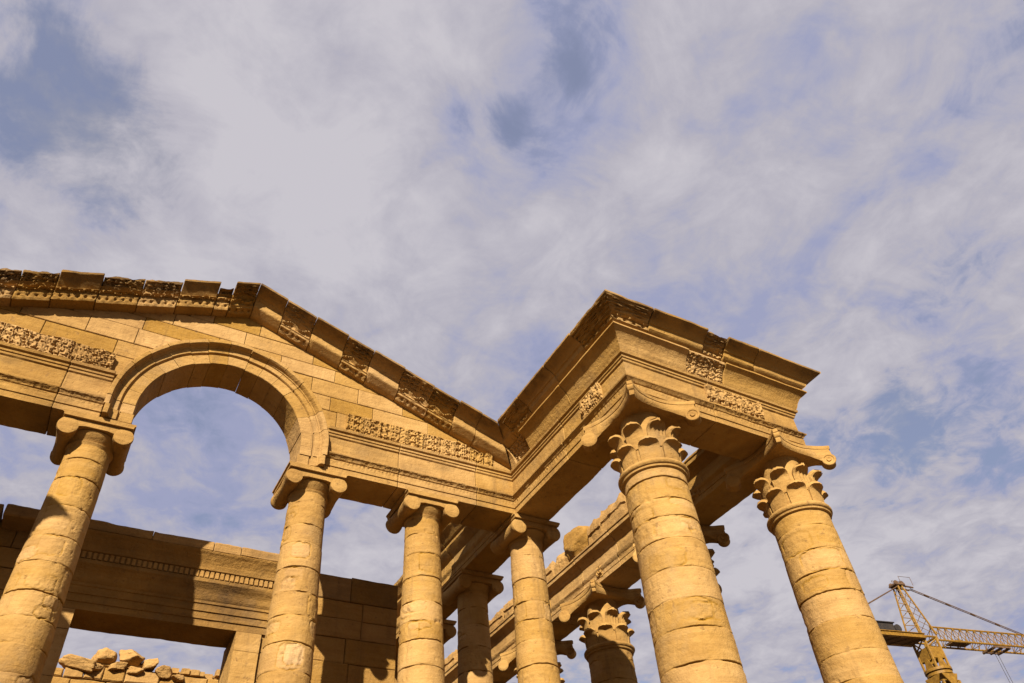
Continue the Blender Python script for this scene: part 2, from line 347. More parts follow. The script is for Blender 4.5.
def wing(name, mir, label, seed):
    t = thing(name, W3((-0.0 if mir is None else mir - 0.0, -1.0, 0)), label, 'entablature')
    yi = -a_; Lw = 1 + ao - a_; xr = WX + ao; Lf = xr + a_
    L_ = dict(A=(-a_, -a_, 0), D=(0, -1, 0), N=(-1, 0, 0)); F_ = dict(A=(-a_, -1 - ao, 0), D=(1, 0, 0), N=(0, -1, 0)); R_ = dict(A=(xr, -1 - ao, 0), D=(0, 1, 0), N=(1, 0, 0))
    # the wing's left face runs towards the viewer, the front face to the right, the end face back
    m = MB()
    course(m, ARCH, **L_, blocks=[(0, 0.50, {}), (0.50, Lw, {'carve': False})], m0=1, m1=1, mir=mir, grime=g_low, seed=seed)
    br = {'chip': 0.03}
    course(m, ARCH, **F_, blocks=[(0, 0.47, {}), (0.47, Lf, {'carve': True, 'chip': 0.008})], m0=-1, m1=1, mir=mir, grime=g_low, seed=seed + 1)
    course(m, ARCH, **R_, blocks=[(0, 0.206, {})], m0=-1, mir=mir, grime=g_low, seed=seed + 2)
    m.build('architrave', STONE, t)
    m = MB()
    course(m, CAV, **L_, blocks=[(0.0, 0.075, {'out': -0.012, 'chip': 0.02}), (0.075, 0.225, {'carve': True, 'out': -0.03, 'chip': 0.02}), (0.225, 0.62, {}), (0.62, Lw, {})], m0=1, m1=1, mir=mir, seed=seed + 3)
    course(m, CAV, **F_, blocks=[(0, 0.355, {}), (0.355, 0.575, {'carve': True, 'out': -0.008, 'chip': 0.02}), (0.575, Lf, {})], m0=-1, m1=1, mir=mir, seed=seed + 4)
    course(m, CAV, **R_, blocks=[(0, 0.2, {})], m0=-1, mir=mir, seed=seed + 5)
    m.build('cavetto', STONE, t)
    m = MB()
    course(m, SIMA, **L_, blocks=[(0, 0.17, {}), (0.17, 0.36, {'carve': True}), (0.36, 0.62, {}), (0.62, 0.86, {'tint': -.05}), (0.86, Lw, {'carve': True, 'chip': 0.012})], m0=1, m1=1, mir=mir, grime=g_sima, seed=seed + 6)
    course(m, SIMA, **F_, blocks=[(0, 0.12, {'carve': True, 'chip': 0.01}), (0.12, 0.44, {}), (0.44, 0.565, {'carve': True, 'chip': 0.045, 'topcut': 0.428, 'out': -0.012}), (0.565, 0.76, {'chip': 0.01}), (0.76, Lf, {})], m0=-1, m1=1, mir=mir, grime=g_sima, seed=seed + 7)
    course(m, SIMA, **R_, blocks=[(0, 0.2, {})], m0=-1, mir=mir, grime=g_sima, seed=seed + 8)
    m.build('crowning_cornice', STONE, t)
    if mir is None:
        # broken frieze reliefs that stand proud of the plain courses
        rel = [(0.0, 0.112, 'leaf'), (0.010, 0.14, 'leaf'), (0.012, 0.195, 'leaf'), (0.004, 0.225, None), (-0.05, 0.225, None), (-0.05, 0.112, None)]
        m = MB(); course(m, rel, A=(-a_, -1 - ao - 0.004, 0), D=(1, 0, 0), N=(0, -1, 0), blocks=[(0.455, 0.80, {'carve': True, 'chip': 0.04, 'fade': 0.016, 'out': -0.002})], seed=seed + 9, amp=0.004)
        m.build('relief', STONE, t); m = MB(); course(m, rel, A=(-a_ - 0.004, -a_, 0), D=(0, -1, 0), N=(-1, 0, 0), blocks=[(0.66, 0.83, {'carve': True, 'chip': 0.03, 'fade': 0.016, 'out': -0.002})], seed=seed + 10, amp=0.004)
        m.build('relief', STONE, t)
    return t
wing('wing_entablature', None, 'projecting corner entablature on the two large leaf-capital columns, right of the gable', 10)
wing('wing_entablature', MIRX, 'matching corner entablature of the opposite wing, left of the arch and gable', 40)

# ------------------------------------------------------------------ gable front
facade = thing('gable_front', W3((GX, 0, 0)), 'pedimented stone temple front with a round arch rising into its gable', 'temple front')
def facade_parts():
    t = facade
    for (x0, x1, m0, m1, sd) in ((-1.090, -a_, 0, -1, 60), (MIRX + a_, -2.016, 1, 0, 61)):
        m = MB(); Lx = x1 - x0
        course(m, ARCH, A=(x0, -a_, 0), D=(1, 0, 0), N=(0, -1, 0), blocks=cut(0, Lx, 0.40, sd, carve=True, chip=0.006), m0=m0, m1=m1, grime=g_low, seed=sd)
        m.build('architrave', STONE, t)
    FR = [(-0.02, 0.2375, None), (0.012, 0.238, 'leaf'), (0.020, 0.262, 'leaf'), (0.024, 0.300, 'leaf'), (0.030, 0.335, None), (0.022, 0.343, None), (-0.05, 0.343, None), (-0.05, 0.2375, None)]
    for (x0, x1, bl, sd) in ((-1.005, -0.150, [(0, 0.085, {}), (0.085, 0.40, {}), (0.40, 0.66, {}), (0.66, 0.79, {'topcut': 0.315})], 63), (-2.90, -1.985, [(0, 0.27, {}), (0.27, 0.44, {}), (0.44, 0.70, {}), (0.70, 0.86, {'topcut': 0.330})], 64)):
        m = MB()
        for b in bl: b[2].update(carve=True, chip=0.014, out=-0.007, fade=0.007)
        course(m, FR, A=(x0, -a_, 0), D=(1, 0, 0), N=(0, -1, 0), blocks=bl, seed=sd, amp=0.003)
        m.build('carved_frieze', STONE, t)
    # ashlar of the gable: each stone cut to the arch and to the slopes
    m = MB(); rs = random.Random(5); zc = 0.10; rad = 0.452
    def gtop(x): return 0.792 - 0.36 * np.abs(x - GAP_X)
    def fbot(x):
        d = np.abs(x - GX); return np.where(d < rad, zc + np.sqrt(np.maximum(rad * rad - d * d, 0)), -9)
    zs = [0.2395, 0.345, 0.43, 0.525, 0.605, 0.69, 0.80]
    for r in range(len(zs) - 1):
        x = -3.0 + rs.uniform(0, 0.1)
        while x < -0.10:
            wdt = rs.uniform(0.15, 0.34); x1 = min(x + wdt, -0.1)
            if -0.1 - x1 < 0.08: x1 = -0.1
            q = rs.uniform(-0.012, 0.012); z0, z1 = zs[r], zs[r + 1]
            xs = np.linspace(x + 0.0011, x1 - 0.0011, 26)
            lo = np.maximum(z0 + 0.0011, fbot(xs)); hi = np.minimum(z1 - 0.0011, gtop(xs))
            ok = hi - lo > 0.004
            if ok.sum() > 2:
                i0 = np.where(ok)[0]
                for seg in np.split(i0, np.where(np.diff(i0) > 1)[0] + 1):
                    if len(seg) < 3: continue
                    X = xs[seg]; lo_, hi_ = lo[seg], hi[seg]
                    poly = np.concatenate([np.stack([X, lo_], -1), np.stack([X[::-1], hi_[::-1]], -1)])
                    c = poly.mean(0); y = -a_ + 0.004 + rs.uniform(-0.0022, 0.0022); hw = (X[-1] - X[0]) / 2; hh = (hi_.max() - lo_.min()) / 2
                    ins = poly + np.sign(c - poly) * 0.0022 * np.minimum(1, np.abs(c - poly) / np.array([hw + 1e-6, hh + 1e-6]) * 2)
                    rings = []
                    for (pp, yy) in ((poly, 0.08), (poly, y + 0.0022), (ins, y)):
                        v = np.stack([pp[:, 0], np.full(len(pp), yy), pp[:, 1]], -1); rings.append(v)
                    m.loft(np.array(rings), tint=rs.choice((-0.16, -0.08, -0.03, 0.02, 0.06, 0.14)) + rs.uniform(-0.03, 0.03))
            x = x1
    m.build('ashlar_wall', STONE, t)
    # arch: moulded voussoirs, then the upright stones under the springing
    RP = [(0.349, 0.078), (0.349, -0.098), (0.351, -0.1005), (0.399, -0.1005), (0.401, -0.094), (0.407, -0.094), (0.409, -0.104), (0.411, -0.106), (0.432, -0.107), (0.4335, -0.112), (0.438, -0.114), (0.441, -0.128), (0.447, -0.137), (0.450, -0.1375), (0.463, -0.1375), (0.465, -0.135), (0.465, 0.078)]
    RP = np.array([(q[0], q[1]) for q in densify([(p, z, None) for p, z in RP], 0.02, 0.02)])
    m = MB(); nv = 15; edges = np.linspace(0, math.pi, nv + 1) + np.r_[0, [rs.uniform(-0.02, 0.02) for _ in range(nv - 1)], 0]
    def shape(P, k):
        n = fbm(P * 13 + k, 71, 4, 0.6); return P + (0.0016 * n)[..., None] * np.array([0.3, -1, 0.3])
    for k in range(nv):
        th = np.linspace(edges[k] + 0.0022, edges[k + 1] - 0.0022, 12); j = rs.uniform(-0.002, 0.002); rj = rs.uniform(-0.002, 0.0015)
        V = np.array([[(GX + (r + rj) * math.cos(q), y + j, zc + (r + rj) * math.sin(q)) for r, y in RP] for q in th])
        m.loft(shape(V, k), tint=rs.uniform(-0.14, 0.12))
    for sg in (-1, 1):
        for (z0, z1) in ((0.004, 0.052), (0.052, 0.0988)):
            z_ = np.linspace(z0 + 0.001, z1 - 0.0008, 6); j = rs.uniform(-0.002, 0.003)
            V = np.array([[(GX + sg * (r - (0.006 if z0 < .05 else 0)), y + j, z) for r, y in RP] for z in z_]); m.loft(shape(V, 3 + sg), tint=rs.uniform(-0.05, 0.16))
    m.build('arch', STONE, t)
    # raking cornices: plain and carved stones alternate
    RK = [(0.0, 0.0, None), (0.014, 0.001, None), (0.022, 0.004, 'dots'), (0.056, 0.022, None), (0.062, 0.025, None), (0.065, 0.029, 'vine'), (0.071, 0.066, None), (0.078, 0.069, None), (0.083, 0.076, 'rough'), (0.106, 0.083, 'rough'), (0.132, 0.090, 'rough'), (0.148, 0.0925, None),
          (0.152, 0.0945, None), (0.153, 0.1045, None), (-0.06, 0.105, None), (-0.10, 0.07, None), (-0.10, 0.0, None)]
    def grk(p, z, s): return np.clip((z - 0.074) / 0.012, 0, 1) * np.clip(0.72 + 0.5 * fbm(np.stack([s * 8, z * 20, 0 * s], -1), 5, 3), 0, 1) * 0.9
    def grl(p, z, s): return np.clip(0.22 + np.clip((z - 0.074) / 0.012, 0, 1) * 0.5 + 0.3 * fbm(np.stack([s * 8, z * 20, 0 * s], -1), 6, 3), 0, 1) * 0.92
    RKL = [(0.0, 0.0, None), (0.026, 0.002, None), (0.050, 0.006, 'dots'), (0.056, 0.040, None), (0.064, 0.0425, 'vine'), (0.070, 0.060, None), (0.066, 0.065, None), (0.072, 0.072, None), (0.092, 0.094, None), (0.104, 0.106, None), (0.110, 0.110, None), (0.114, 0.114, None), (0.114, 0.1255, None), (-0.06, 0.1255, None), (-0.10, 0.09, None), (-0.10, 0.0, None)]
    RKW = [(0.0, 0.0, None), (0.026, 0.002, None), (0.050, 0.006, 'dots'), (0.058, 0.044, None), (0.066, 0.0465, 'vine'), (0.073, 0.066, None), (0.060, 0.071, None), (0.066, 0.076, 'leaf'), (0.088, 0.104, 'leaf'), (0.104, 0.116, None), (0.106, 0.127, None), (-0.06, 0.127, None), (-0.10, 0.09, None), (-0.10, 0.0, None)]
    zt = 0.788; m = MB()
    CORE = [(-0.09, 0.012, None), (0.018, 0.012, None), (0.036, 0.060, None), (0.070, 0.088, None), (-0.05, 0.088, None)]
    for dx, seed_ in ((1, 85), (-1, 86)): course(m, CORE, A=(GAP_X, -a_, zt), D=(dx, 0, -0.36), N=(0, -1, 0), blocks=[(0.0, 1.44, {})], m1=-1, seed=seed_, grime=lambda p, z, s: 0.5 + 0 * s)
    xs = [-1.545, -1.40, -1.245, -1.075, -0.935, -0.768, -0.60, -0.46, -0.335, -a_]
    bl = []
    for i in range(len(xs) - 1):
        cv = i in (1, 3, 5, 6); bl.append((xs[i] - xs[0], xs[i + 1] - xs[0], {'carve': cv, 'chip': 0.012 if cv else 0.004, 'out': -0.006 if cv else 0.0}))
    course(m, RK, A=(GAP_X, -a_, zt), D=(1, 0, -0.36), N=(0, -1, 0), blocks=bl, m1=-1, grime=grk, seed=80)
    m.build('raking_cornice', STONE, t)
    m = MB(); xl = [-1.545, -1.655, -1.72, -1.88, -2.035, -2.195, -2.355, -2.485, -2.62, -2.8, -2.95, MIRX + a_]; bl = []
    for i in range(len(xl) - 1):
        pl = i in (0, 2, 5, 8)
        o = {'carve': True, 'chip': 0.005 if pl else 0.014, 'out': 0.0 if pl else -0.008, 'wear': 1.5, 'lift': 0.002 * (i % 3)}
        if not pl: o['prof'] = RKW
        if i == 0: o['prof'] = RK
        if i == 1: o.update(topcut=0.104, chip=0.012)
        if not pl and i != 1: o.update(topcut=0.1235)
        bl.append((xl[0] - xl[i], xl[0] - xl[i + 1], o))
    course(m, RKL, A=(GAP_X, -a_, zt), D=(-1, 0, -0.36), N=(0, -1, 0), blocks=bl, m1=-1, grime=grl, seed=90, gap=0.0014)
    m.build('raking_cornice', STONE, t)
facade_parts()

# ------------------------------------------------------------------ columns
GZ = -2.315                                    # stylobate level in modules
def shaft(mb, ztop, zbot, rfun, seed, zfine=-1.35):
    rs = random.Random(seed); nt_ = 150
    js = [ztop - rs.uniform(0.05, 0.09)]
    while js[-1] > zbot + 0.1: js.append(js[-1] - rs.uniform(0.078, 0.128))
    js = np.array(js); near = (js[js > zfine][:, None] + np.array([-0.006, -0.0045, -0.003, -0.0018, -0.0006, 0.0006, 0.0018, 0.003, 0.0045, 0.006])).ravel()
    zs = np.r_[np.arange(zbot, zfine, 0.03), np.arange(zfine, ztop, 0.0048), near]; zs = np.unique(np.round(np.r_[zs[zs < ztop - 0.001], ztop], 4))
    th = np.linspace(0, 2 * math.pi, nt_, False); TH, Z = np.meshgrid(th, zs)
    r = np.vectorize(rfun)(zs)[:, None] + 0 * TH
    C = np.stack([np.cos(TH) * 0.13, np.sin(TH) * 0.13, Z], -1)
    tint = np.zeros_like(Z); idx = np.searchsorted(-js, -Z[:, 0])          # drum number of each row
    dr = np.array([rs.uniform(-0.0012, 0.0012) for _ in range(len(js) + 2)]); dt = np.array([rs.uniform(-0.085, 0.085) for _ in range(len(js) + 2)])
    r = r + dr[idx][:, None]; tint += dt[idx][:, None]
    # slight bulge of every drum, worn towards its joints
    js_str = [rs.choice((0.25, 0.5, 0.8, 1.0, 1.2)) for _ in js]
    for k, zj in enumerate(js):
        wig = 0.0026 * vnoise(np.stack([np.cos(TH) * 2, np.sin(TH) * 2, 0 * Z + zj * 9], -1), seed) + 0.0012 * vnoise(np.stack([np.cos(TH) * 11, np.sin(TH) * 11, 0 * Z + zj * 19], -1), seed + 2)
        d = Z - zj - wig; gapn = np.clip(0.45 + 1.2 * vnoise(np.stack([np.cos(TH) * 2.6, np.sin(TH) * 2.6, 0 * Z + zj * 31], -1), seed + 4), 0.06, 1.5) * js_str[k]
        r -= 0.0085 * gapn * np.exp(-(d / 0.0019) ** 2)
        tint -= 0.38 * gapn * np.exp(-(d / 0.0024) ** 2)
        r -= 0.0005 * np.exp(-(np.abs(d) / 0.010))
        cn = fbm(np.stack([np.cos(TH) * 4.1, np.sin(TH) * 4.1, Z * 40], -1) + k * 3.7, seed + 9, 4, 0.6)
        r -= np.clip(cn - 0.30, 0, 1) * 0.016 * np.exp(-(d / 0.009) ** 2)
    # inset repair panels
    for _ in range(30):
        k = rs.randrange(0, min(13, len(js) - 1)); zh, zl = js[k] - rs.choice((0.0, 0.003, 0.02, 0.045)), js[k + 1] + rs.choice((0.0, 0.004, 0.02, 0.04))
        if zh - zl < 0.03: continue
        t0 = rs.uniform(0, 2 * math.pi); tw = rs.uniform(0.5, 1.5)
        e = 0.09 * fbm(np.stack([np.cos(TH) * 5, np.sin(TH) * 5, Z * 34], -1), seed + k, 3, 0.6)
        dth = np.abs((TH - t0 + math.pi) % (2 * math.pi) - math.pi); u = (tw / 2 - dth + e * 0.6) * 0.13; v = np.minimum(zh - Z, Z - zl) + e * 0.10 - 0.012 * (dth / tw * 2) ** 4
        q = np.minimum(u, v); inside = np.clip(q / 0.002, 0, 1); line = np.exp(-(q / 0.0024) ** 2)
        sgn = rs.choice((-0.0022, -0.0014, -0.0008, 0.0008)); tone = rs.uniform(-0.04, 0.12); edge_n = np.clip(0.45 + 1.1 * vnoise(C * 16 + k, seed + 5), 0, 1.2)
        rough = fbm(C * 45 + k, seed + 30, 4, 0.65)
        r += inside * (sgn + 0.0028 * rough) - 0.0040 * line * edge_n; tint += inside * tone - 0.30 * line * edge_n
    r += 0.0009 * fbm(C * 22, seed + 40, 4, 0.65) + 0.0006 * vnoise(C * 5, seed + 41)
    pn = fbm(C * 34, seed + 50, 3, 0.6); r -= np.clip(pn - 0.36, 0, 1) * 0.012; tint += 0.07 * fbm(C * np.array([9, 9, 26]), seed + 60, 4, 0.6)
    ox = np.array([rs.uniform(-0.0011, 0.0011) for _ in range(len(js) + 2)])[idx][:, None]; oy = np.array([rs.uniform(-0.0011, 0.0011) for _ in range(len(js) + 2)])[idx][:, None]
    V = np.stack([r * np.cos(TH) + ox, r * np.sin(TH) + oy, Z], -1)
    mb.loft(V, tint=tint)
def lathe(mb, prof, n=72, tint=0.0, seed=1, amp=0.0009):
    th = np.linspace(0, 2 * math.pi, n, False)
    Rg = np.array([[(r * math.cos(t), r * math.sin(t), z) for t in th] for r, z in prof])
    nz = fbm(Rg * 18 + seed, seed, 3); k = 1 + (amp * nz / np.maximum(np.hypot(Rg[..., 0], Rg[..., 1]), 0.02)); Rg[..., 0] *= k; Rg[..., 1] *= k
    mb.loft(Rg, tint=tint)
def base_mould(r0):
    return [(r0 * 1.02, GZ + 0.115), (r0 * 1.10, GZ + 0.105), (r0 * 1.04, GZ + 0.095), (r0 * 1.06, GZ + 0.075), (r0 * 1.22, GZ + 0.066), (r0 * 1.27, GZ + 0.052), (r0 * 1.22, GZ + 0.036), (r0 * 1.16, GZ + 0.034)]
def local(mb, X, Y):
    for v in mb.v: v += np.array([X, Y, 0])
def noisy(V, amp=0.0012, f=22, seed=3):
    V = np.asarray(V, float)
    return V + amp * np.stack([fbm(V * f + k * 9.3, seed + k, 3) for k in range(3)], -1)
def ionic(X, Y, seed, label, group):
    t = thing('ionic_column', W3((X, Y, GZ)), label, 'column', group); rs = random.Random(seed)
    rf = lambda z: 0.0812 - 0.0232 * (z + 0.1)
    m = MB(); shaft(m, -0.098, GZ + 0.11, rf, seed); local(m, X, Y); m.build('shaft', STONE, t, smooth=50)
    m = MB(); lathe(m, base_mould(rf(GZ)), seed=seed); 
    rr = rf(GZ) * 1.3; m.box((0, 0, GZ + 0.017), (rr, rr, 0.017)); local(m, X, Y); m.build('base', STONE, t)
    cap = MB()
    # necking, echinus and cushion between the scrolls
    lathe(cap, [(0.078, -0.125), (0.0815, -0.104), (0.086, -0.100), (0.088, -0.095), (0.083, -0.091), (0.088, -0.083), (0.103, -0.068), (0.108, -0.058), (0.100, -0.046)], seed=seed)
    ys = np.linspace(-0.1185, 0.1185, 9); sec = [(-0.118, -0.026), (0.118, -0.026), (0.112, -0.050), (0.075, -0.060), (0.04, -0.052), (-0.04, -0.052), (-0.075, -0.060), (-0.112, -0.050)]
    cap.loft(noisy([[(x, y, z) for x, z in sec] for y in ys], 0.0012, 20, seed))
    co = None
    local(cap, X, Y); co = cap.build('capital', STONE, t, smooth=40)
    ab = MB(); yy = np.linspace(-0.131, 0.131, 12); w = 0.131
    sec = [(-w, -0.003), (w, -0.003), (w + 0.004, -0.0045), (w + 0.004, -0.0115), (w - 0.001, -0.013), (w - 0.001, -0.0135), (w - 0.004, -0.0245), (-w + 0.004, -0.0245), (-w + 0.001, -0.0135), (-w + 0.001, -0.013), (-w - 0.004, -0.0115), (-w - 0.004, -0.0045)]
    ab.loft(noisy([[(x, y, z) for x, z in sec] for y in yy], 0.001, 22, seed + 5)); local(ab, X, Y); ab.build('abacus', STONE, co)
    for sg in (-1, 1):
        v = MB(); n = 30; rr = rs.uniform(0.0370, 0.0395)
        pr = [(0.0, -0.130), (rr * 0.35, -0.1305), (rr * 0.8, -0.130), (rr * 0.97, -0.128), (rr, -0.124), (rr, -0.108), (rr * 0.94, -0.104), (rr * 0.90, -0.075), (rr * 0.84, -0.035), (rr * 0.82, 0.0), (rr * 0.84, 0.035), (rr * 0.90, 0.075), (rr * 0.94, 0.104), (rr, 0.108), (rr, 0.124), (rr * 0.97, 0.128), (rr * 0.35, 0.1305), (0.0, 0.130)]
        Rg = []
        for r, y in pr:
            r = max(r, 1e-4); Rg.append([(sg * 0.101 + r * math.cos(q), y * 0.93, -0.0625 + r * math.sin(q)) for q in np.linspace(0, 2 * math.pi, n, False)])
        v.loft(noisy(noisy(Rg, 0.0022, 14, seed + sg), 0.0012, 40, seed)); local(v, X, Y); v.build('volute', STONE, co, smooth=40)
    return t
def leaf_shell(r0, z0, hgt, wid, curl, th0, ribs=0, seed=0):
    """a broad tongue leaf clinging to the bell, its tip rolled outwards: closed shell rings"""
    rs = random.Random(seed); out = []
    nv, nu = 16, 11; F = np.zeros((nv, nu, 3)); B = np.zeros((nv, nu, 3))
    for i in range(nv):
        v = i / (nv - 1)
        q = max(0.0, (v - 0.62) / 0.38)
        w = wid * (1.0 if v < 0.62 else max(0.02, 1 - q ** 2.6 * 0.985) ** 0.5)
        ang = q * 1.50
        rr = r0 + 0.003 + 0.007 * v + curl * (1 - math.cos(ang)); zz = z0 + hgt * (min(v, 0.62) / 0.62 * 0.72 + 0.28 * math.sin(ang))
        th_ = 0.0150
        for j in range(nu):
            u = j / (nu - 1) * 2 - 1
            cup = -0.0025 * (1 - u * u) * q                   # spoon-shaped tip
            rib = ribs * 0.0026 * math.cos(u * math.pi * 5) * (0.3 + v)
            a = th0 + u * w / r0
            ro = rr + rib; ri = rr + rib - th_ * math.cos(ang * 0.9) - 0.004
            F[i, j] = (ro * math.cos(a), ro * math.sin(a), zz + cup); B[i, j] = (ri * math.cos(a), ri * math.sin(a), zz + cup + th_ * math.sin(ang))
    rings = np.concatenate([F, B[:, ::-1]], 1)
    return rings
def scroll(mb, th0, r_at, z_at, R_, wid, seed=0, grooves=False):
    """diagonal scroll: drum with its axis level and square to the diagonal, hung on an arm from the bell"""
    dv = np.array([math.cos(th0), math.sin(th0), 0]); ax = np.array([-math.sin(th0), math.cos(th0), 0]); up = np.array([0, 0, 1.0]); c = dv * r_at + up * z_at
    n = 28; pr = [(0.0, -wid * 0.86), (R_ * 0.28, -wid * 1.02), (R_ * 0.36, -wid * 0.8), (R_ * 0.62, -wid * 0.86), (R_ * 0.70, -wid * 0.99), (R_ * 0.93, -wid), (R_, -wid * 0.88), (R_ * 0.93, -wid * 0.3), (R_ * 0.93, wid * 0.3), (R_, wid * 0.88), (R_ * 0.93, wid), (R_ * 0.70, wid * 0.99), (R_ * 0.62, wid * 0.86), (R_ * 0.36, wid * 0.8), (R_ * 0.28, wid * 1.02), (0.0, wid * 0.86)]
    if not grooves: pr = [(0.0, -wid * 1.0), (R_ * 0.5, -wid * 1.02), (R_ * 0.85, -wid * 0.97), (R_, -wid * 0.80), (R_ * 0.95, -wid * 0.3), (R_ * 0.95, wid * 0.3), (R_, wid * 0.80), (R_ * 0.85, wid * 0.97), (R_ * 0.5, wid * 1.02), (0.0, wid * 1.0)]
    Rg = [[c + ax * y + max(r, 1e-4) * (math.cos(q) * dv + math.sin(q) * up) for q in np.linspace(0, 2 * math.pi, n, False)] for r, y in pr]
    mb.loft(noisy(Rg, 0.0014, 20, seed))
def leafcap(X, Y, seed, label, group):
    t = thing('leaf_capital_column', W3((X, Y, GZ)), label, 'column', group); rs = random.Random(seed)
    rf = lambda z: 0.1245 - 0.0180 * (z + 0.31)
    m = MB(); shaft(m, -0.350, GZ + 0.11, rf, seed, -1.45); local(m, X, Y); m.build('shaft', STONE, t, smooth=50)
    m = MB(); lathe(m, base_mould(rf(GZ)), seed=seed); rr = rf(GZ) * 1.3; m.box((0, 0, GZ + 0.017), (rr, rr, 0.017)); local(m, X, Y); m.build('base', STONE, t)
    cap = MB()
    lathe(cap, [(0.118, -0.318), (0.120, -0.29), (0.117, -0.24), (0.114, -0.19), (0.104, -0.155), (0.094, -0.12), (0.090, -0.08), (0.092, -0.045)], seed=seed)
    for k in range(8):
        th = k * math.pi / 4 + 0.12
        cap.loft(noisy(leaf_shell(0.122, -0.319, 0.080, 0.041, 0.031, th, 0, k), 0.0011, 25, seed + k))
        th += math.pi / 8; cv = 1 if -115 < (math.degrees(th) + 180) % 360 - 180 < -15 else 0
        cap.loft(noisy(leaf_shell(0.119, -0.255, 0.100, 0.038, 0.038, th, cv, k), 0.0011 + 0.0022 * cv, 32, seed + 20 + k))
    local(cap, X, Y); co = cap.build('capital', STONE, t, smooth=45)
    rg = MB(); prof = [(r, z - 0.031) for r, z in [(0.120, -0.288), (0.131, -0.291), (0.140, -0.294), (0.1445, -0.301), (0.1445, -0.308), (0.140, -0.315), (0.134, -0.317), (0.136, -0.3195), (0.1345, -0.326), (0.128, -0.329), (0.1195, -0.330)]]
    lathe(rg, prof, 90, seed=seed, amp=0.0016); local(rg, X, Y); rg.build('neck_ring', STONE, co, smooth=45)
    # abacus: four hollow sides, cut corners
    def outline(scale, z, dip, broken=0.45):
        P = []
        for q in range(4):
            c, s_ = math.cos(q * math.pi / 2), math.sin(q * math.pi / 2)
            for u in np.linspace(-1, 1, 21):
                x = 0.166 * scale * u; y = -(0.181 - 0.050 * (1 - abs(u) ** 2.2)) * scale
                bk = broken if (q == 0 and u < 0) or (q == 3 and u > 0) else 1.0      # the front left horn is broken short
                P.append((x * c - y * s_, x * s_ + y * c, z - dip * bk * abs(u) ** 2.4))
        return P
    ab = MB(); rings = []
    for sc, z, dip in ((0.62, -0.058, 0.004), (0.80, -0.056, 0.022), (0.93, -0.052, 0.056), (0.972, -0.045, 0.060), (0.992, -0.036, 0.045), (0.985, -0.026, 0.015), (0.975, -0.0225, 0.0), (0.998, -0.0205, 0.0), (1.004, -0.005, 0.0), (0.985, -0.002, 0.0)):
        rings.append(outline(sc, z, dip))
    ab.loft(noisy(noisy(rings, 0.0022, 14, seed + 50), 0.0014, 45, seed + 51)); local(ab, X, Y); ab.build('abacus', STONE, co)
    for k in range(4):
        v = MB(); ra, za, rr = ((0.222, -0.082, 0.033), (0.228, -0.086, 0.035), (0.236, -0.040, 0.017), (0.222, -0.082, 0.032))[k]; scroll(v, math.pi / 4 + k * math.pi / 2, ra + rs.uniform(-.003, .003), za + rs.uniform(-0.004, 0.004), rr, 0.014 if k == 2 else rs.uniform(0.023, 0.028), seed + k, (k == 3))
        local(v, X, Y); v.build('volute', STONE, co, smooth=40)
    return t
GI = 'ionic columns of the gable front and its side row'; GL = 'leaf-capital columns of the outer colonnade'
c1 = ionic(-2.009, 0.02, 101, 'sunlit ionic column under the left foot of the arch, crossed by a jagged shadow', GI)
c2 = ionic(-1.110, 0.02, 102, 'ionic column under the right foot of the arch', GI)
c3 = ionic(-0.551, 0.02, 103, 'ionic column between the arch column and the inner corner column', GI)
c4 = ionic(0.02, 0.02, 104, 'ionic column under the inner corner where gable and wing meet', GI)
cs = ionic(0.02, 0.624, 105, 'shaded ionic column directly behind the inner corner column', GI)
dup(cs, W3((0.02, 1.225, GZ)), 'ionic column of the inner side row, almost hidden behind the middle ionic column', GI)
dup(cs, W3((0.02, 1.83, GZ)), 'hindmost ionic column of the inner side row, deep behind the inner corner column', GI)
dup(c3, W3((-2.57, 0.02, GZ)), 'ionic column left of the arch, midway to the opposite wing', GI)
dup(c4, W3((MIRX - 0.02, 0.02, GZ)), 'ionic column in the inner corner beside the opposite, left-hand wing', GI)
C5 = leafcap(0.0129, -1.0, 201, 'large leaf-capital column under the outer corner of the wing, nearest of all', GL)
C6 = leafcap(WX, -1.0, 202, 'leaf-capital column under the right end of the wing, beside the crane', GL)
C7 = leafcap(WX, 0.518, 203, 'leaf-capital column with lit capital and shaded shaft, under the beam that carries the boulder', GL)
dup(C7, W3((WX, -0.24, GZ)), 'leaf-capital column hidden behind the large corner column, only an abacus corner showing', GL)
dup(C7, W3((WX, 1.28, GZ)), 'leaf-capital column just behind the inner corner column, its capital half hidden', GL)
dup(C7, W3((WX, 2.04, GZ)), 'leaf-capital column far down the outer row, below the low end of its beam', GL)
dup(C7, W3((WX, 2.80, GZ)), 'last leaf-capital column at the far end of the outer row', GL)
dup(C5, W3((MIRX - 0.0129, -1.0, GZ)), 'leaf-capital column at the front corner of the opposite, left-hand wing', GL)
dup(C6, W3((MIRX - WX, -1.0, GZ)), 'leaf-capital column at the outer end of the opposite, left-hand wing', GL)

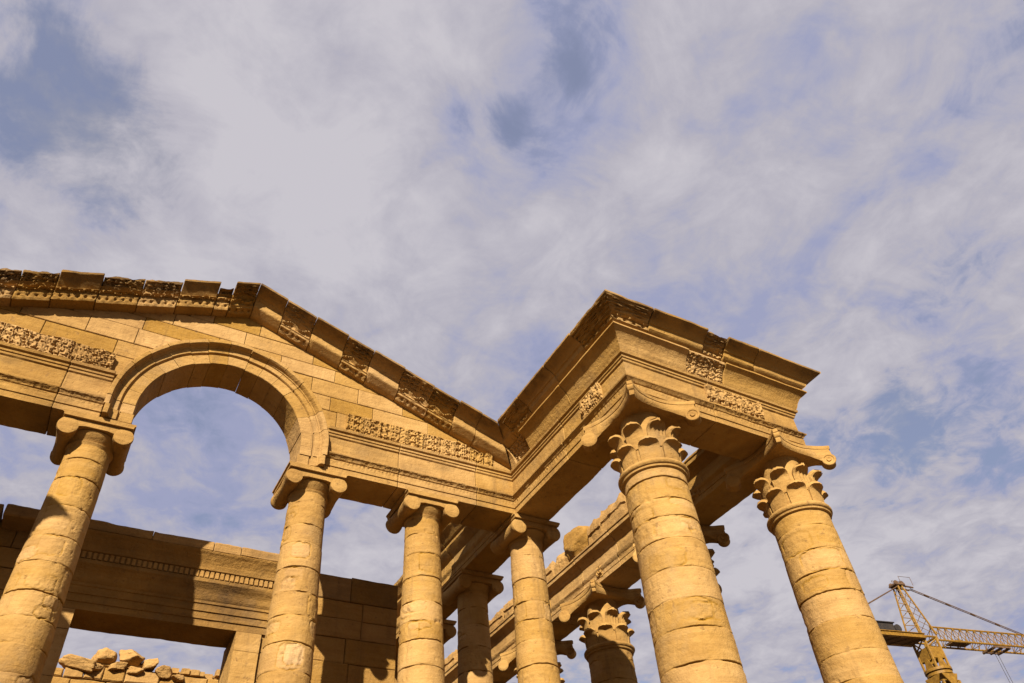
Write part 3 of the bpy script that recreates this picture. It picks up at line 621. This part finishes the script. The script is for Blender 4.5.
# ------------------------------------------------------------------ beams running back
IN = [(0, 0, None), (0, 0.026, None), (-0.003, 0.028, None), (0.002, 0.030, None), (0.003, 0.052, None), (0.006, 0.056, None), (0.014, 0.066, None), (0.015, 0.074, None), (0.002, 0.078, None), (0.0, 0.083, None), (-0.001, 0.146, None), (0.005, 0.150, None),
      (0.010, 0.160, None), (0.034, 0.180, None), (0.046, 0.186, None), (0.048, 0.206, None), (0.054, 0.209, None), (0.055, 0.218, None), (-0.206, 0.218, None), (-0.206, 0, None)]
t = thing('colonnade_beam', W3((WX, 1.2, 0)), 'long stone beam on the outer leaf-capital columns, carrying the boulder', 'entablature')
m = MB(); bl = [(0.0, 0.66, {}), (0.66, 1.05, {}), (1.05, 1.42, {}), (1.42, 1.8, {}), (1.8, 2.18, {}), (2.18, 2.9, {}), (2.9, 3.75, {})]
for b in bl: b[2].update(chip=0.006)
course(m, IN, A=(WX - ao, -0.897, 0), D=(0, 1, 0), N=(-1, 0, 0), blocks=bl, grime=g_low, seed=120)
m.build('beam', STONE, t)
rel = [(0.0, 0.030, 'rough'), (0.009, 0.045, 'leaf'), (0.006, 0.088, None), (-0.02, 0.088, None), (-0.02, 0.030, None)]
for (s0, s1) in ((0.32, 0.50), (0.80, 0.86), (1.22, 1.27)):
    m = MB(); course(m, rel, A=(WX - ao - 0.001, -0.897, 0), D=(0, 1, 0), N=(-1, 0, 0), blocks=[(s0, s1, {'carve': True, 'chip': 0.02})], seed=int(s0 * 50), amp=0.003)
    m.build('relief', STONE, t)
IN2 = [(0, 0, None), (0, 0.026, None), (-0.003, 0.028, None), (0.002, 0.030, None), (0.003, 0.052, None), (0.014, 0.066, None), (0.015, 0.074, None), (0.002, 0.080, None), (0.0, 0.13, None), (0.008, 0.138, None), (0.030, 0.160, None), (0.045, 0.176, None), (0.046, 0.192, None),
       (0.052, 0.195, None), (0.075, 0.225, None), (0.096, 0.245, None), (0.098, 0.262, None), (-0.175, 0.262, None), (-0.175, 0, None)]
t = thing('side_row_beam', W3((0.02, 0.9, 0)), 'shaded stone beam running back from the inner corner over the inner side columns', 'entablature')
m = MB(); course(m, IN2, A=(-0.088, 0.083, 0), D=(0, 1, 0), N=(-1, 0, 0), blocks=[(0, 0.55, {}), (0.55, 1.15, {}), (1.15, 1.8, {})], grime=g_low, seed=125, amp=0.002)
m.build('beam', STONE, t)

# ------------------------------------------------------------------ door wall of the temple chamber
t = thing('chamber_wall', W3((-1.56, 0.7, GZ)), 'stone chamber wall with a tall moulded doorway, behind the arch', 'wall')
def chamber():
    rs = random.Random(8); YF = 0.60; YB = 0.815; TOP = -0.112; DX0, DX1, DZ = -1.878, -1.212, -0.472
    halves = (MB(), MB()); zs = [TOP, -0.243, -0.335, -0.43, -0.55, -0.68, -0.80, -0.93, -1.07, -1.2, -1.36, -1.5, -1.66, -1.8, -1.96, -2.12, GZ]
    for r in range(len(zs) - 1):
        z1, z0 = zs[r], zs[r + 1]; x = -2.69
        while x < -0.432:
            w = rs.uniform(0.16, 0.30) if r else rs.choice((0.165, 0.185, 0.23)); x1 = min(x + w, -0.43)
            if -0.43 - x1 < 0.09: x1 = -0.43
            parts = [(x, x1)]
            if z0 < DZ + 0.35:                                    # leave the doorway and its frame free
                parts = []
                for (p, q) in ((x, min(x1, DX0 - 0.114)), (max(x, DX1 + 0.114), x1)):
                    if q - p > 0.03: parts.append((p, q))
            for (p, q) in parts:
                g = 0.0013; y = YF + rs.uniform(-0.003, 0.003); tz = rs.uniform(-0.008, 0.004) if r == 0 else 0; n = 10
                xs = np.linspace(p + g, q - g, n); zz = np.linspace(z0 + g, z1 - g + tz, 7)
                per = [(a, zz[0]) for a in xs] + [(xs[-1], b) for b in zz[1:]] + [(a, zz[-1]) for a in xs[-2::-1]] + [(xs[0], b) for b in zz[-2:0:-1]]
                per = np.array(per); c = per.mean(0); ins = per + np.clip(c - per, -0.003, 0.003)
                rings = [np.stack([pp[:, 0], np.full(len(pp), yy), pp[:, 1]], -1) for pp, yy in ((per, YB), (per, y + 0.003), (ins, y))]
                halves[int((p + q) / 2 > -1.545)].loft(noisy(np.array(rings), 0.0022, 14, r), tint=rs.uniform(-0.12, 0.1) - 0.04, grime=0.35 * (r == 0) + 0.12)
            x = x1
    for m in halves: m.build('wall_blocks', OLD, t)
    for xw in (-2.58, -0.54): m = MB(); m.box((xw, 1.75, (TOP + GZ) / 2), (0.11, 0.93, (TOP - GZ) / 2 - 0.003)); m.build('side_wall', OLD, t)
    # lintel with three stepped bands, cavetto, ledge, dentils, crown
    LP = [(0, DZ, None), (0.0, DZ + 0.030, None), (0.006, DZ + 0.032, None), (0.007, DZ + 0.062, None), (0.013, DZ + 0.064, None), (0.014, DZ + 0.094, None), (0.020, DZ + 0.097, None), (0.021, DZ + 0.108, None),
          (0.026, DZ + 0.112, None), (0.040, DZ + 0.150, None), (0.060, DZ + 0.172, None), (0.064, DZ + 0.176, None), (0.065, DZ + 0.192, None), (0.056, DZ + 0.196, None), (0.056, DZ + 0.229, None), (0.068, DZ + 0.232, None), (0.070, DZ + 0.242, None),
          (0.078, DZ + 0.262, None), (0.098, DZ + 0.290, None), (0.108, DZ + 0.300, None), (0.110, DZ + 0.306, None), (-0.20, DZ + 0.306, None), (-0.20, DZ, None)]
    gl = lambda p, z, s: np.clip(fbm(np.stack([s * 4, z * 6, 0 * s], -1), 9, 4) * 0.9 + 0.1, 0, 0.8)
    m = MB(); course(m, LP, A=(DX0 - 0.16, YF - 0.012, 0), D=(1, 0, 0), N=(0, -1, 0), blocks=[(0, 1.0, {'chip': 0.008})], grime=gl, seed=130, ds=0.014)
    lint = m.build('door_lintel', OLD, t)
    m = MB(); k = int(0.98 / 0.0225)
    for i in range(k): m.box((DX0 - 0.15 + i * 0.0225, YF - 0.012 - 0.0575, DZ + 0.2125), (0.0072, 0.0065, 0.0145))
    m.build('dentil_row', OLD, lint)
    CP = [(0.0, DZ + 0.308, None), (0.100, DZ + 0.309, None), (0.106, DZ + 0.314, None), (0.106, DZ + 0.352, None), (0.098, DZ + 0.360, None), (-0.20, DZ + 0.360, None), (-0.20, DZ + 0.308, None)]
    m = MB(); course(m, CP, A=(DX0 - 0.80, YF - 0.012, 0), D=(1, 0, 0), N=(0, -1, 0), blocks=[(0, 0.41, {'lift': -0.006}), (0.418, 0.71, {}), (0.71, 1.01, {}), (1.01, 1.28, {'lift': -0.002}), (1.28, 1.405, {'lift': -0.003}), (1.405, 1.64, {'lift': -0.001})], seed=133, amp=0.003,
                     grime=lambda p, z, s: np.clip(0.25 + 0.6 * fbm(np.stack([s * 6, z * 14, 0 * s], -1), 12, 3), 0, 0.7))
    m.build('coping_stones', OLD, t)
    for x0, x1 in ((DX0 - 0.112, DX0), (DX1, DX1 + 0.112)):
        m = MB(); zj = [DZ - 0.002, -0.56, -0.75, -1.05, -1.5, -1.9, GZ]
        for i in range(len(zj) - 1):
            g = 0.0014; zz = np.linspace(zj[i + 1] + g, zj[i] - g, 8)
            V = np.array([[(x0, YF - 0.016, z), (x1, YF - 0.016, z), (x1, YB, z), (x0, YB, z)] for z in zz]); m.loft(noisy(V, 0.002, 10, i), tint=rs.uniform(-0.02, 0.14))
        m.build('door_jamb', STONE, t)
chamber()

# ------------------------------------------------------------------ rough stones
def rock(name, c, size, seed, label, cat, mat=OLD, rot=0.0, boxy=0.5, group=None, tint=0.05):
    rs = random.Random(seed); bm = bmesh.new(); bmesh.ops.create_icosphere(bm, subdivisions=5, radius=1.0)
    V = np.array([v.co[:] for v in bm.verts]); F = [tuple(v.index for v in f.verts) for f in bm.faces]; bm.free()
    PL = [(ax * sg, rs.uniform(0.80, 0.95)) for ax in np.eye(3) for sg in (-1, 1)] + [(unit(np.array([rs.gauss(0, 1) for _ in range(3)])), rs.uniform(0.84, 1.02)) for _ in range(8 if boxy > 0.1 else 12)]
    PL = [(unit(n + (0.22 * np.array([rs.gauss(0, 1) for _ in range(3)]))), d) for n, d in PL]
    inv = np.stack([np.clip(V @ n, 1e-3, None) / d for n, d in PL], -1); V = V / (np.sum(inv ** 26, -1) ** (1 / 26))[:, None]
    rel = vnoise(V * 2.1 + seed, seed) * 0.07 + fbm(V * 5 + seed, seed + 1, 4, 0.6) * 0.075
    V = V * (1 + rel[:, None]); V = V * np.asarray(size) / 2
    cz, sz = math.cos(rot), math.sin(rot); tl = rs.uniform(-0.15, 0.15)
    V = V @ np.array([[math.cos(tl), 0, -math.sin(tl)], [0, 1, 0], [math.sin(tl), 0, math.cos(tl)]]) @ np.array([[cz, sz, 0], [-sz, cz, 0], [0, 0, 1]])
    mb = MB(); mb.add(V + np.asarray(c), F, tint)
    o = mb.build(name, mat, None, smooth=40)
    loc = Vector(W3((c[0], c[1], c[2] - size[2] / 2))); o.data.transform(Matrix.Translation(-loc)); o.location = loc
    return tag(o, label, cat, group, 'thing')
rock('boulder', (0.738, 0.50, 0.318), (0.17, 0.30, 0.225), 3, 'rounded brown boulder on the outer beam, left of the big corner column', 'boulder', boxy=0.05, tint=-0.12)
rock('loose_stone', (0.730, 0.675, 0.280), (0.13, 0.15, 0.15), 4, 'smaller rough stone wedged beside the boulder on the outer beam', 'stone', boxy=0.4)
def broken_block(c, size, seed, label, group='broken cornice blocks on the outer beam'):
    """leftover cornice stone: squared bed and back, ragged top"""
    m = MB(); n = 14; ys = np.linspace(-size[1] / 2, size[1] / 2, n); hx, h = size[0] / 2, size[2]
    sec = densify([(-hx, 0, None), (-hx, h * 0.45, None), (-hx * 1.15, h * 0.5, None), (-hx * 1.1, h * 0.8, None), (-hx * 0.8, h, None), (hx * 0.7, h * 0.92, None), (hx, h * 0.5, None), (hx, 0, None)], size[0] / 5, 1)
    V = np.array([[(x, y, z) for x, z, _, _ in sec] for y in ys])
    rg = fbm(V * 12 + seed, seed, 4, 0.6); V[..., 2] += (0.045 * rg - 0.012) * np.clip(V[..., 2] / h, 0, 1); V[..., 0] += 0.014 * fbm(V * 16 + 4 + seed, seed + 2, 4, 0.6)
    V[..., 1] += 0.016 * fbm(V * 9 + 9 + seed, seed + 3, 3)
    m.loft(V + np.asarray(c), tint=0.06); o = m.build('broken_block', OLD, None, smooth=38)
    loc = Vector(W3(c)); o.data.transform(Matrix.Translation(-loc)); o.location = loc
    return tag(o, label, 'stone block', group)
broken_block((0.742, 0.285, 0.219), (0.12, 0.14, 0.15), 21, 'low broken block on the outer beam, next to the right of the boulder')
broken_block((0.742, 0.085, 0.219), (0.12, 0.25, 0.16), 22, 'long carved block on the outer beam, touching the big corner column in view')
broken_block((0.742, -0.28, 0.219), (0.12, 0.34, 0.12), 23, 'carved block on the outer beam, hidden behind the shaft of the big corner column')
broken_block((0.742, 0.88, 0.219), (0.12, 0.20, 0.13), 24, 'squarish broken block on the outer beam, left of the boulder beside the inner corner column')
broken_block((0.742, 1.60, 0.219), (0.12, 0.30, 0.12), 25, 'broken block on the outer beam, between the shaded column and the inner corner column')
broken_block((0.742, 1.33, 0.219), (0.12, 0.17, 0.12), 26, 'broken block on the outer beam, just left of the inner corner column shaft')
broken_block((0.742, 2.36, 0.219), (0.12, 0.28, 0.13), 27, 'farthest broken block on the outer beam, between the middle and the shaded ionic columns')

t = thing('ruined_wall', W3((-1.45, 2.28, GZ)), 'crumbling rubble wall seen through the doorway, loose stones on its top', 'wall')
def ruin():
    m = MB(); rs = random.Random(31); z = GZ; k = 0
    tops = lambda x: -0.095 if x < -1.70 else -0.040 if x < -1.42 else -0.072 if x < -1.24 else -0.055 if x < -1.0 else -0.045
    while z < -0.05:
        h = rs.uniform(0.06, 0.095); x = -2.35
        while x < -0.62:
            w = rs.uniform(0.09, 0.2); zt = min(z + h, tops(x + w / 2) + rs.uniform(-0.01, 0.012))
            if zt - z > 0.015:
                n = 7; xs = np.linspace(x + 0.002, x + w - 0.002, n); zz = np.linspace(z + 0.002, zt - 0.002, 5)
                per = np.array([(a, zz[0]) for a in xs] + [(xs[-1], b) for b in zz[1:]] + [(a, zz[-1]) for a in xs[-2::-1]] + [(xs[0], b) for b in zz[-2:0:-1]])
                c = per.mean(0); y = 2.2 + rs.uniform(-0.01, 0.01); ins = per + np.clip(c - per, -0.007, 0.007)
                rings = [np.stack([p[:, 0], np.full(len(p), yy), p[:, 1]], -1) for p, yy in ((per, 2.36), (per, y + 0.008), (ins, y))]
                m.loft(noisy(np.array(rings), 0.008, 12, k), tint=rs.uniform(-0.1, 0.12)); k += 1
            x += w
        z += h
    m.build('masonry', OLD, t)
    m = MB()
    for i in range(26):
        x = rs.uniform(-1.24, -0.75); s = rs.uniform(0.012, 0.03)
        V = np.array([(a, b, c) for a in (-1, 1) for b in (-1, 1) for c in (-1, 1)], float) * s * np.array([1, 1, 0.7])
        m.add(noisy(V, 0.006, 60, i) + np.array([x, 2.25 + rs.uniform(-0.04, 0.06), tops(x) + s * 0.35]), [(0, 1, 3, 2), (4, 6, 7, 5), (0, 4, 5, 1), (2, 3, 7, 6), (0, 2, 6, 4), (1, 5, 7, 3)])
    o = m.build('rubble_crest', OLD, t); o['kind'] = 'stuff'
ruin()
GR = 'loose stones on the ruined wall beyond the doorway'
for (x, z, w, h, sd, lb) in [(-1.782, -0.053, 0.20, 0.085, 41, 'long flat slab at the left end of the stones in the doorway'),
        (-1.639, 0.001, 0.125, 0.09, 42, 'squarish stone on the right end of the long slab in the doorway'),
        (-1.507, 0.012, 0.14, 0.10, 43, 'biggest and topmost stone of the heap in the doorway'),
        (-1.396, -0.020, 0.085, 0.08, 44, 'rounded stone just right of the topmost stone in the doorway'),
        (-1.299, -0.052, 0.10, 0.09, 45, 'rounded stone at the right end of the heap, before the wall steps down'),
        (-1.572, -0.055, 0.10, 0.064, 46, 'stone under the topmost one, left side, in the doorway heap'),
        (-1.462, -0.066, 0.10, 0.06, 47, 'low stone under the topmost one, right side, in the doorway heap'),
        (-1.215, -0.078, 0.08, 0.055, 48, 'small low stone on the step of the ruined wall, rightmost of the heap'),
        (-1.69, -0.070, 0.10, 0.06, 49, 'small stone squeezed beneath the long slab and the squarish stone')]:
    rock('loose_stone', (x, 2.225, z - 0.018), (w * 1.08, 0.13, h * 0.92), sd, lb, 'stone', boxy=0.45, group=GR, rot=random.Random(sd).uniform(-0.3, 0.3))

# ------------------------------------------------------------------ ground and platform
def ground():
    n = 70; g = np.sign(np.linspace(-1, 1, n)) * np.abs(np.linspace(-1, 1, n)) ** 3 * 3000; X, Y = np.meshgrid(g, g)
    Z = 0.05 * fbm(np.stack([X * 0.2, Y * 0.2, 0 * X], -1), 2, 3); V = np.stack([X, Y, Z - 0.03], -1).reshape(-1, 3)
    F = [(i * n + j, i * n + j + 1, (i + 1) * n + j + 1, (i + 1) * n + j) for i in range(n - 1) for j in range(n - 1)]
    m = MB(); m.add(V, F); tag(m.build('ground', GROUND, None, smooth=0, metres=True), kind='structure')
    m = MB(); zt = GZ * S + Z0
    for k, (e, h) in enumerate(((0.0, zt), (0.45, zt * 0.5))):
        x0, x1, y0, y1 = -18.2 - e, 5.4 + e, -5.6 - e, 14 + e; top = h - 0.002
        m.box(((x0 + x1) / 2, (y0 + y1) / 2, top / 2 - 0.1), ((x1 - x0) / 2, (y1 - y0) / 2, top / 2 + 0.1))
    tag(m.build('platform', PAVING, None, smooth=0, metres=True), kind='structure')
ground()

# ------------------------------------------------------------------ tower crane
def crane():
    P = np.array([41.62, 17.45, 20.25]) - 0.45 * np.array([_r[0], _r[1], 0]); az = R(-10); J = np.array([math.cos(az), math.sin(az), 0]); Sd = np.array([-math.sin(az), math.cos(az), 0]); U = np.array([0, 0, 1.0])
    t = thing('tower_crane', (P[0], P[1], 0), 'yellow lattice tower crane standing beyond the temple, jib to the right', 'crane')
    def at(j, s, u): return P + J * j + Sd * s + U * u
    def lattice(m, a, b, w0, w1, sp, r, rd, sides=4):
        """square or triangular lattice from section list"""
        pass
    # mast: four chords with zigzag bracing
    m = MB(); w = 0.64; zb = -P[2]; ztop = -2.75
    for q in ((-w, -w), (w, -w), (w, w), (-w, w)): m.bar(at(q[0], q[1], zb), at(q[0], q[1], ztop), 0.085)
    k = 0; z = ztop
    while z > zb + 1.4:
        for (a, b) in (((-w, -w), (w, -w)), ((w, -w), (w, w)), ((w, w), (-w, w)), ((-w, w), (-w, -w))):
            p, q = (a, b) if k % 2 else (b, a); m.bar(at(p[0], p[1], z), at(q[0], q[1], z - 1.4), 0.045, 5); m.bar(at(a[0], a[1], z), at(b[0], b[1], z), 0.04, 5)
        z -= 1.4; k += 1
    m.build('mast', YELLOW, t, metres=True)
    # slewing ring and the cone-like seat plates below it
    m = MB(); n = 26
    def disc(prof):
        m.loft(np.array([[at(r * math.cos(q), r * math.sin(q), z) for q in np.linspace(0, 2 * math.pi, n, False)] for r, z in prof]))
    disc([(0.70, -2.10), (0.84, -2.08), (0.84, -1.92), (0.76, -1.90)]); disc([(0.68, -2.34), (0.79, -2.32), (0.79, -2.16), (0.70, -2.14)])
    for q in range(4):
        c, s_ = math.cos(q * math.pi / 2), math.sin(q * math.pi / 2)
        def rp(x, y, z): return at(x * c - y * s_, x * s_ + y * c, z)
        m.loft(np.array([[rp(-0.62, -0.74, -2.36), rp(0.62, -0.74, -2.36), rp(0.62, -0.68, -2.36), rp(-0.62, -0.68, -2.36)], [rp(-0.12, -0.78, -3.15), rp(0.12, -0.78, -3.15), rp(0.12, -0.70, -3.15), rp(-0.12, -0.70, -3.15)]]))
    m.build('slewing_ring', YELLOW, t, metres=True)
    # turning tower between ring and jib foot
    m = MB(); w = 0.52
    for q in ((-w, -w), (w, -w), (w, w), (-w, w)): m.bar(at(q[0], q[1], -1.9), at(q[0], q[1], 0.1), 0.095)
    for q in range(4):
        c, s_ = math.cos(q * math.pi / 2), math.sin(q * math.pi / 2)
        def rp(x, y, z): return at(x * c - y * s_, x * s_ + y * c, z)
        m.loft(np.array([[rp(-0.47, -0.56, -1.32), rp(0.47, -0.56, -1.32), rp(0.47, -0.51, -1.32), rp(-0.47, -0.51, -1.32)], [rp(-0.47, -0.56, -0.62), rp(0.47, -0.56, -0.62), rp(0.47, -0.51, -0.62), rp(-0.47, -0.51, -0.62)]]))
        m.loft(np.array([[rp(-0.34, -0.6, -1.9), rp(0.34, -0.6, -1.9), rp(0.34, -0.54, -1.9), rp(-0.34, -0.54, -1.9)], [rp(-0.14, -0.6, -1.3), rp(0.14, -0.6, -1.3), rp(0.14, -0.54, -1.3), rp(-0.14, -0.54, -1.3)]]))
        m.bar(rp(-0.5, -0.53, -0.62), rp(0.5, -0.53, -0.05), 0.05, 5); m.bar(rp(-0.52, -0.53, 0.05), rp(0.52, -0.53, 0.05), 0.07, 5)
    m.build('turning_tower', YELLOW, t, metres=True)
    # counter jib: two girders, deck, winch
    m = MB(); l0, l1 = -0.5, -8.2
    for s_ in (-0.62, 0.62):
        c = at((l0 + l1) / 2, s_, 0.0); rot = np.stack([J, Sd, U], 1); m.box(c, ((l0 - l1) / 2, 0.06, 0.13), rot); m.box(c + U * 0.14, ((l0 - l1) / 2, 0.13, 0.02), rot); m.box(c - U * 0.14, ((l0 - l1) / 2, 0.13, 0.02), rot)
    cj = m.build('counter_jib', YELLOW, t, metres=True)
    m = MB(); m.box(at((l0 + l1) / 2, 0, -0.10), ((l0 - l1) / 2, 0.55, 0.03), rot)
    for k in range(7): m.bar(at(l0 - k, -0.6, -0.15), at(l0 - k - 1, 0.6, -0.15), 0.05, 5)
    m.build('deck', RUST, cj, metres=True)
    m = MB(); m.box(at(-3.2, 0, 0.55), (0.72, 0.42, 0.26), rot); m.box(at(-2.35, 0.1, 0.42), (0.25, 0.3, 0.16), rot)
    m.loft(np.array([[at(-2.2 + 0.0, y, 0.5) + 0.26 * (math.cos(q) * J + math.sin(q) * U) for q in np.linspace(0, 2 * math.pi, 16, False)] for y in (-0.45, 0.45)])); m.box(at(-3.2, 0, 0.84), (0.80, 0.5, 0.03), rot)
    m.build('winch', DARKSTEEL, cj, metres=True)
    m = MB(); m.box(at(-7.4, 0, -0.5), (0.6, 0.5, 0.9), rot); m.build('counterweight', paint_material('concrete', (0.25, 0.24, 0.22), (0.34, 0.33, 0.3)), cj, metres=True)
    # cat head
    m = MB(); H = 3.75; ap = at(-0.2, 0, H)
    legs = [at(-0.62, -0.6, 0.2), at(-0.62, 0.6, 0.2), at(0.62, 0.6, 0.2), at(0.62, -0.6, 0.2)]
    tops = [ap + J * a + Sd * b for a, b in ((-0.16, -0.22), (-0.16, 0.22), (0.16, 0.22), (0.16, -0.22))]
    for a, b in zip(legs, tops): m.bar(a, b, 0.062)
    for i in range(4):
        for k in range(7):
            f0, f1 = k / 7, (k + 1) / 7; a0 = legs[i] + (tops[i] - legs[i]) * f0; b1 = legs[(i + 1) % 4] + (tops[(i + 1) % 4] - legs[(i + 1) % 4]) * f1
            m.bar(a0, b1, 0.022, 4)
    hd = m.build('cat_head', YELLOW, t, metres=True)
    m = MB(); m.box(ap + U * 0.05, (0.42, 0.34, 0.05), rot)
    for s_ in (-0.24, 0.24):
        for jj in (-0.22, 0.25): m.loft(np.array([[ap + J * jj + Sd * (s_ + y) + U * 0.12 + 0.2 * (math.cos(q) * J + math.sin(q) * U) for q in np.linspace(0, 2 * math.pi, 16, False)] for y in (-0.035, 0.035)]))
    for (jj, s_) in ((0.1, -0.34), (1.1, -0.34), (1.1, 0.34), (0.1, 0.34)): m.bar(ap + J * jj + Sd * s_, ap + J * jj + Sd * s_ + U * 0.62, 0.018, 4)
    for s_ in (-0.34, 0.34): m.bar(ap + J * 0.1 + Sd * s_ + U * 0.6, ap + J * 1.1 + Sd * s_ + U * 0.6, 0.018, 4); m.bar(ap + J * 0.2 + Sd * s_ * 0.6, ap + J * 1.15 + Sd * s_ * 0.6 - U * 0.08, 0.06, 5)
    m.build('sheave_platform', RUST, hd, metres=True)
    # jib: triangular truss
    m = MB(); Lj = 24.0; wj = 0.5; hj = 1.12; j0 = 0.75
    for s_ in (-wj, wj): m.bar(at(j0, s_, -0.12), at(Lj, s_, -0.12), 0.065)
    m.bar(at(j0 + 0.25, 0, hj - 0.12), at(Lj, 0, hj - 0.12), 0.06)
    n = int((Lj - j0) / 0.62)
    for k in range(n):
        a = j0 + k * 0.62; b = a + 0.31; c = a + 0.62
        for s_ in (-wj, wj): m.bar(at(a, s_, -0.12), at(b, 0, hj - 0.12), 0.024, 4); m.bar(at(b, 0, hj - 0.12), at(c, s_, -0.12), 0.024, 4)
        m.bar(at(a, -wj, -0.12), at(c, wj, -0.12) if k % 2 else at(a, wj, -0.12), 0.022, 4)
    jb = m.build('jib', YELLOW, t, metres=True)
    m = MB(); m.box(at(2.9, 0, -0.02), (0.8, 0.36, 0.05), rot); m.box(at(3.0, 0.1, 0.1), (0.25, 0.2, 0.12), rot); m.build('jib_winch', RUST, jb, metres=True)
    m = MB()
    for s_ in (-0.5, 0.5): m.box(at(6.0, s_, -0.26), (0.7, 0.04, 0.05), rot)
    for jj in (5.35, 6.0, 6.65): m.bar(at(jj, -0.55, -0.3), at(jj, 0.55, -0.3), 0.08, 10)
    tr = m.build('trolley', RUST, jb, metres=True)
    m = MB()
    for jj in (5.7, 5.95): m.bar(at(jj, 0, -0.3), at(jj, 0, -6.5), 0.016, 4)
    m.build('hoist_rope', DARKSTEEL, tr, metres=True)
    m = MB(); m.box(at(5.82, 0, -6.7), (0.25, 0.08, 0.25), rot)
    m.loft(np.array([[at(5.82, 0, -7.2) + (0.16 * math.cos(q)) * J + 0.16 * math.sin(q) * U + 0.04 * (math.cos(f) * (math.cos(q) * J + math.sin(q) * U) + math.sin(f) * Sd) for f in np.linspace(0, 2 * math.pi, 8, False)] for q in np.linspace(-2.2, 2.0, 14)])); m.build('hook_block', DARKSTEEL, tr, metres=True)
    # tie bars
    m = MB(); e = at(9.2, 0, hj - 0.1); st = ap + J * 1.0 - U * 0.1
    for s_ in (-0.06, 0.06): m.bar(st + Sd * s_, e + Sd * s_, 0.03, 6)
    for f in (0.15, 0.34, 0.56, 0.78): q = st + (e - st) * f; d = unit(e - st) * 0.16; m.bar(q - d, q + d, 0.075, 6)
    m.build('jib_tie', RUST, t, metres=True)
    m = MB()
    for s_ in (-0.5, 0.5): m.bar(ap + Sd * s_ * 0.4, at(-7.7, s_, 0.25), 0.028, 5)
    m.build('counter_jib_tie', RUST, t, metres=True)
crane()
